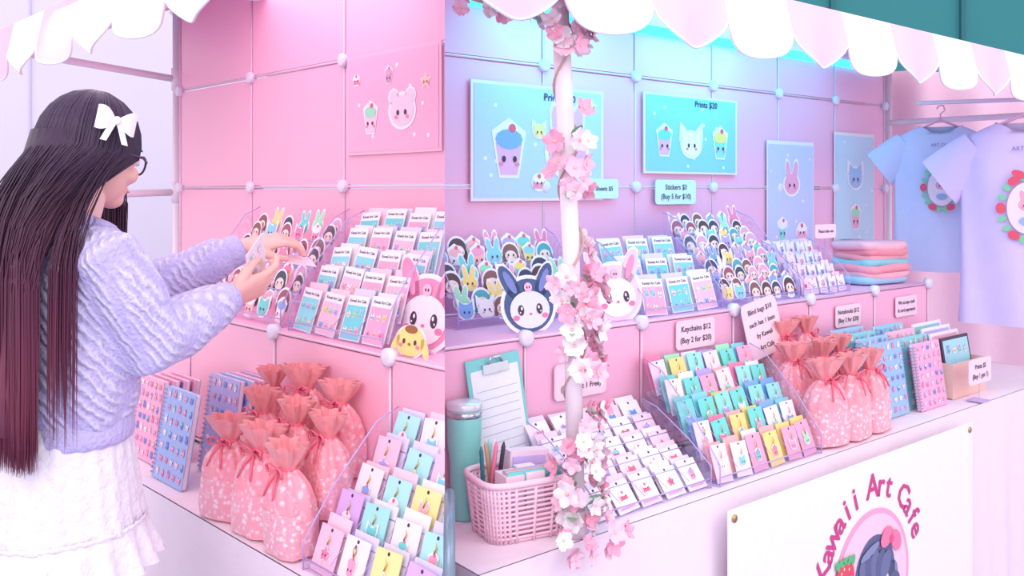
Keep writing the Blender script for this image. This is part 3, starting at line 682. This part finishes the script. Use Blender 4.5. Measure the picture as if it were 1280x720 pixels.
mb.tube([(.062*math.cos(q),-.015+.06*math.sin(q),1.368-.02*math.sin(q)) for q in [2*pi*k/20 for k in range(21)]],.011,RB)
part('cardigan_ribbing',mb)
# skirt
mb=MB(); SK=mat('#eee7f5',.85,bump=.6,bs=70,var=.06)
mb.lathe([(.116,1.03),(.126,.98),(.136,.92),(.144,.86),(.149,.838)],SK,T(0,-.045,0),96,.95,lambda q,z:1+.018*math.sin(q*26)+.025*math.sin(q*7)*(1.03-z)/.2,cap=False)
mb.lathe([(.146,.845),(.154,.83),(.164,.80),(.174,.768)],SK,T(0,-.045,0),160,.95,lambda q,z:1+(.845-z)/.08*(.06*math.sin(q*19)+.015*math.sin(q*31)),cap=False)
mb.lathe([(.150,.846),(.154,.842),(.150,.838)],SK,T(0,-.045,0),96,.95,lambda q,z:1+.012*math.sin(q*40),cap=False)
part('ruffled_skirt',mb)
# head
HT=T(0,.0,1.42)@RZ(14)@RX(-12)@Matrix.Scale(.95,4)@T(0,0,-1.415)
mb=MB()
mb.ell((0,-.005,1.51),(.070,.088,.092),SKIN,HT); mb.ell((0,.03,1.465),(.055,.056,.07),SKIN,HT); mb.ell((0,.062,1.415),(.026,.024,.02),SKIN,HT)
mb.tube([(0,.078,1.505),(0,.092,1.482),(0,.103,1.468),(0,.088,1.458)],[.007,.009,.011,.007],SKIN,HT,10)
mb.ell((0,.083,1.438),(.02,.009,.006),SKIN,HT,12,6); mb.ell((0,.080,1.429),(.018,.010,.006),SKIN,HT,12,6)
for sg in (-1,1):
    mb.ell((sg*.072,-.005,1.485),(.008,.018,.03),SKIN,HT,12,8); mb.ell((sg*.035,.06,1.462),(.024,.022,.02),SKIN,HT,12,8)
mb.tube([(0,-.02,1.35),(0,-.01,1.45)],[.042,.044],SKIN,None,16)
part('head',mb,.0035,3)
mb=MB()
for sg in (-1,1):
    mb.ell((sg*.029,.0785,1.492),(.0125,.009,.008),WHITE,HT,12,8); mb.ell((sg*.029,.085,1.491),(.006,.004,.006),DARK,HT,10,6)
    mb.tube([(sg*.014,.086,1.513),(sg*.03,.087,1.519),(sg*.046,.078,1.513)],[.002,.003,.0015],HAIR,HT,6)
    mb.tube([(sg*(.03+.02*math.cos(q)),.094-.006*abs(math.cos(q)),1.488+.018*math.sin(q)) for q in [2*pi*k/20 for k in range(21)]],.0022,DARK,HT,6)
    mb.tube([(sg*.05,.09,1.493),(sg*.074,.06,1.494),(sg*.082,-.01,1.492),(sg*.08,-.02,1.482)],.0022,DARK,HT,6)
mb.tube([(-.01,.096,1.49),(.01,.096,1.49)],.002,DARK,HT,6)
mb.tube([(-.018,.088,1.4335),(0,.092,1.4345),(.018,.088,1.4335)],[.001,.003,.001],mat('#e0828c'),HT,6)
part('eyes_mouth_and_glasses',mb)
# hair
mb=MB(); C=Vector((0,-.005,1.505)); 
def scalp(ph,th,g): return Vector((C.x+(.075+g)*math.sin(th)*math.sin(ph),C.y+(.093+g)*math.sin(th)*math.cos(ph),C.z+(.098+g)*math.cos(th)))
def cap(a,b):
    ph=-pi+2*pi*a; f=max(0,math.cos(ph)); thm=math.radians(112-62*min(1,f*1.5)); return HT@scalp(ph,.02+(thm)*b,.001)
mb.surf(cap,48,16,HAIR)
rings=[]
for z,cx,cy,rx,ry in ((1.53,.0,-.03,.062,.055),(1.45,.0,-.055,.07,.052),(1.38,.01,-.085,.078,.045),(1.3,.02,-.14,.08,.022),(1.2,.03,-.155,.08,.022),(1.1,.035,-.162,.078,.02),(1.03,.035,-.162,.07,.016)):
    rings.append([(cx+rx*math.cos(q),cy+ry*math.sin(q),z) for q in [2*pi*k/24 for k in range(24)]])
mb.loft(rings,HAIR)
def strand(ph,g,tgt,zend,r0,lk=0):
    pts=[];rad=[]
    thend=math.radians(98)
    for k in range(8):
        th=math.radians(3)+(thend-math.radians(3))*k/7; pts.append(HT@scalp(ph,th,g)); rad.append(r0*(.6+.4*k/7))
    p0=pts[-1]; n=9; w1=lk+R(-.5,.5); am=R(.0005,.002)
    for k in range(1,n+1):
        t=k/n; z=p0.z+(zend-p0.z)*t; e=1-(1-min(1,t*2.1))**2
        x=p0.x+(tgt[0]-p0.x)*e+am*math.sin(w1+t*4); y=p0.y+(tgt[1]-p0.y)*e+am*math.cos(w1+t*4)
        pts.append(Vector((x,y,z))); rad.append(r0*(1 if t<.7 else 1-.8*(t-.7)/.3))
    mb.tube(pts,rad,HAIR,None,5)
for i in range(2700):
    p=R(52,300)
    if p>180: p-=360
    p=math.radians(p); back=abs(math.degrees(p))
    fx=math.sin(p)
    if p<0 and back<95:
        if R(0,1)<.5: strand(p,R(.001,.008),(-.085+R(-.02,.02),.085+R(-.02,.03),),R(1.26,1.34),R(.0009,.0014)); continue
    tx=.04+fx*.085+R(-.014,.014); ty=-.164+.02*abs(fx)+R(-.018,.012)
    strand(p,R(.001,.009),(tx,ty),1.01+R(-.04,.02) if R(0,1)<.8 else R(1.04,1.12),R(.0009,.0015),p*2)
for i in range(60):
    p=math.radians(R(80,100)); strand(p,R(.006,.010),(.152+R(-.02,.01),-.10+R(-.02,.02)),R(1.0,1.12),R(.0008,.0012))
part('long_hair',mb)
# bow
BT=T(.083,.02,1.545)@RX(-12)@Matrix.Scale(.9,4)
mb=MB(); BW=mat('#f6eef8',.6)
for sg in (-1,1):
    mb.surf(lambda a,b:(.0+.006*math.sin(pi*a),sg*(.004+.036*a),(b-.5)*(.012+.036*math.sin(pi*min(1,a*.62)))),8,6,BW,BT)
    mb.surf(lambda a,b:(.002+.006*a,sg*(.006+.016*a)+(b-.5)*.013,-.004-.04*a),6,3,BW,BT)
mb.ell((.002,.0,.0),(.008,.008,.009),BW,BT)
part('hair_bow',mb)
# hands
def hand(M,th,curl,name):
    mb=MB()
    rings=[]
    for y,w,h in ((-.03,.022,.019),(-.005,.025,.018),(.02,.034,.016),(.05,.039,.014),(.078,.039,.012),(.088,.034,.009)):
        rings.append([(w*math.copysign(abs(math.cos(q))**.8,math.cos(q)),y,h*math.sin(q)) for q in [2*pi*k/20 for k in range(20)]])
    mb.loft(rings,SKIN,M)
    for i,(x,L,r) in enumerate(((.029,.068,.0082),(.0098,.076,.0085),(-.0098,.071,.0082),(-.029,.056,.0072))):
        x=x*th; a=math.radians(curl[i]); p=Vector((x,.075,0)); pts=[p.copy()]; ang=0; sp=x*.9
        for k,(f,c) in enumerate(((.18,.1),(.37,.5),(.27,1),(.18,.7))):
            ang+=a*c; p=p+Vector((sp*.2*f*4*.3,math.cos(ang)*L*f*1.1,-math.sin(ang)*L*f*1.1)); pts.append(p.copy())
        mb.tube(pts,[r*1.05,r*1.05,r,r*.92,r*.72],SKIN,M,10)
    mb.tube([(th*.02,.012,-.004),(th*.042,.035,-.012),(th*.05,.06,-.024),(th*.043,.085,-.034)],[.014,.0115,.0095,.007],SKIN,M,10)
    part(name,mb,.0024,2)
def hm_(p,d,b,sc=.92):
    y=Vector(d).normalized(); z=Vector(b); z=(z-y*z.dot(y)).normalized(); x=y.cross(z)
    return T(*p)@Matrix(((x.x,y.x,z.x,0),(x.y,y.y,z.y,0),(x.z,y.z,z.z,0),(0,0,0,1)))@Matrix.Scale(sc,4)
dR=(-.05,.9,.22); MRh=hm_(lerp(RE,RWp,1.06),dR,(.75,.1,-.55)); hand(MRh,-1,(28,34,40,46),'right_hand')
dL=(.35,.9,.16); MLh=hm_(lerp(LE,LW,1.06),dL,(.3,0,.9)); hand(MLh,1,(34,40,44,48),'left_hand')
mb=MB(); Mx=MRh@T(-.036,.085,-.040)@RX(60)@RZ(20)
mb.box(-.04,.04,-.001,.001,-.045,.045,mat('#f3dcec',.3),Mx)
for a in (-.018,.018):
    for b in (-.02,.018): icon(mb,Mx,a,b,.017,.002); icon(mb,Mx@RZ(180),a,b,.017,.002)
part('sticker_pack',mb)
mb=MB(); Mx=MLh@T(.03,.112,-.05)@RX(70)
mb.box(-.03,.03,-.001,.001,-.04,.03,mat('#f8dcea',.3),Mx); icon(mb,Mx,0,-.005,.028,.002,'girl'); part('sticker_sheet',mb)

# ---------------- lights ----------------
w=bpy.data.worlds.new('world'); scn.world=w; w.use_nodes=True; bg=w.node_tree.nodes['Background']; bg.inputs[0].default_value=(1,.93,.98,1); bg.inputs[1].default_value=1.33
def area(n,loc,tgt,size,e,col):
    l=bpy.data.lights.new(n,'AREA'); l.size=size; l.energy=e; l.color=col; o=bpy.data.objects.new(n,l); scn.collection.objects.link(o)
    o.location=loc; o.rotation_euler=(Vector(tgt)-Vector(loc)).to_track_quat('-Z','Y').to_euler()
area('hall_fill',(-.6,-1.2,3.2),(0,2.2,1),2.5,56,(1,.95,.98))  # added area light above the camera to lift the whites, no hall fitting
area('hall_fill_side',(3.0,.3,3.0),(1.2,2.8,1),1.6,22,(1,.95,1))  # second added brightening light, from the right, not a lamp of the hall
for s,e in ((.6,3.2),(1.25,3.4),(1.8,1.5)):
    area('stall_led_light',FR@Vector((s,.45,1.9)),FR@Vector((s,.66,1.5)),.5,e,(.08,.8,1))
area('stall_fill',FL@Vector((-.7,.2,1.95)),FL@Vector((-.7,.4,1.0)),.8,4,(1,.85,.93))  # unseen soft pink area light under the left canopy, no lamp modelled
# ---------------- camera ----------------
cd=bpy.data.cameras.new('camera'); cam=bpy.data.objects.new('camera',cd); scn.collection.objects.link(cam)
cam.location=(0,0,1.42); cam.rotation_euler=(pi/2,0,0); cd.sensor_width=36; cd.lens=1100*36/1280; cd.shift_y=-120/1280; cd.clip_start=.05
scn.camera=cam
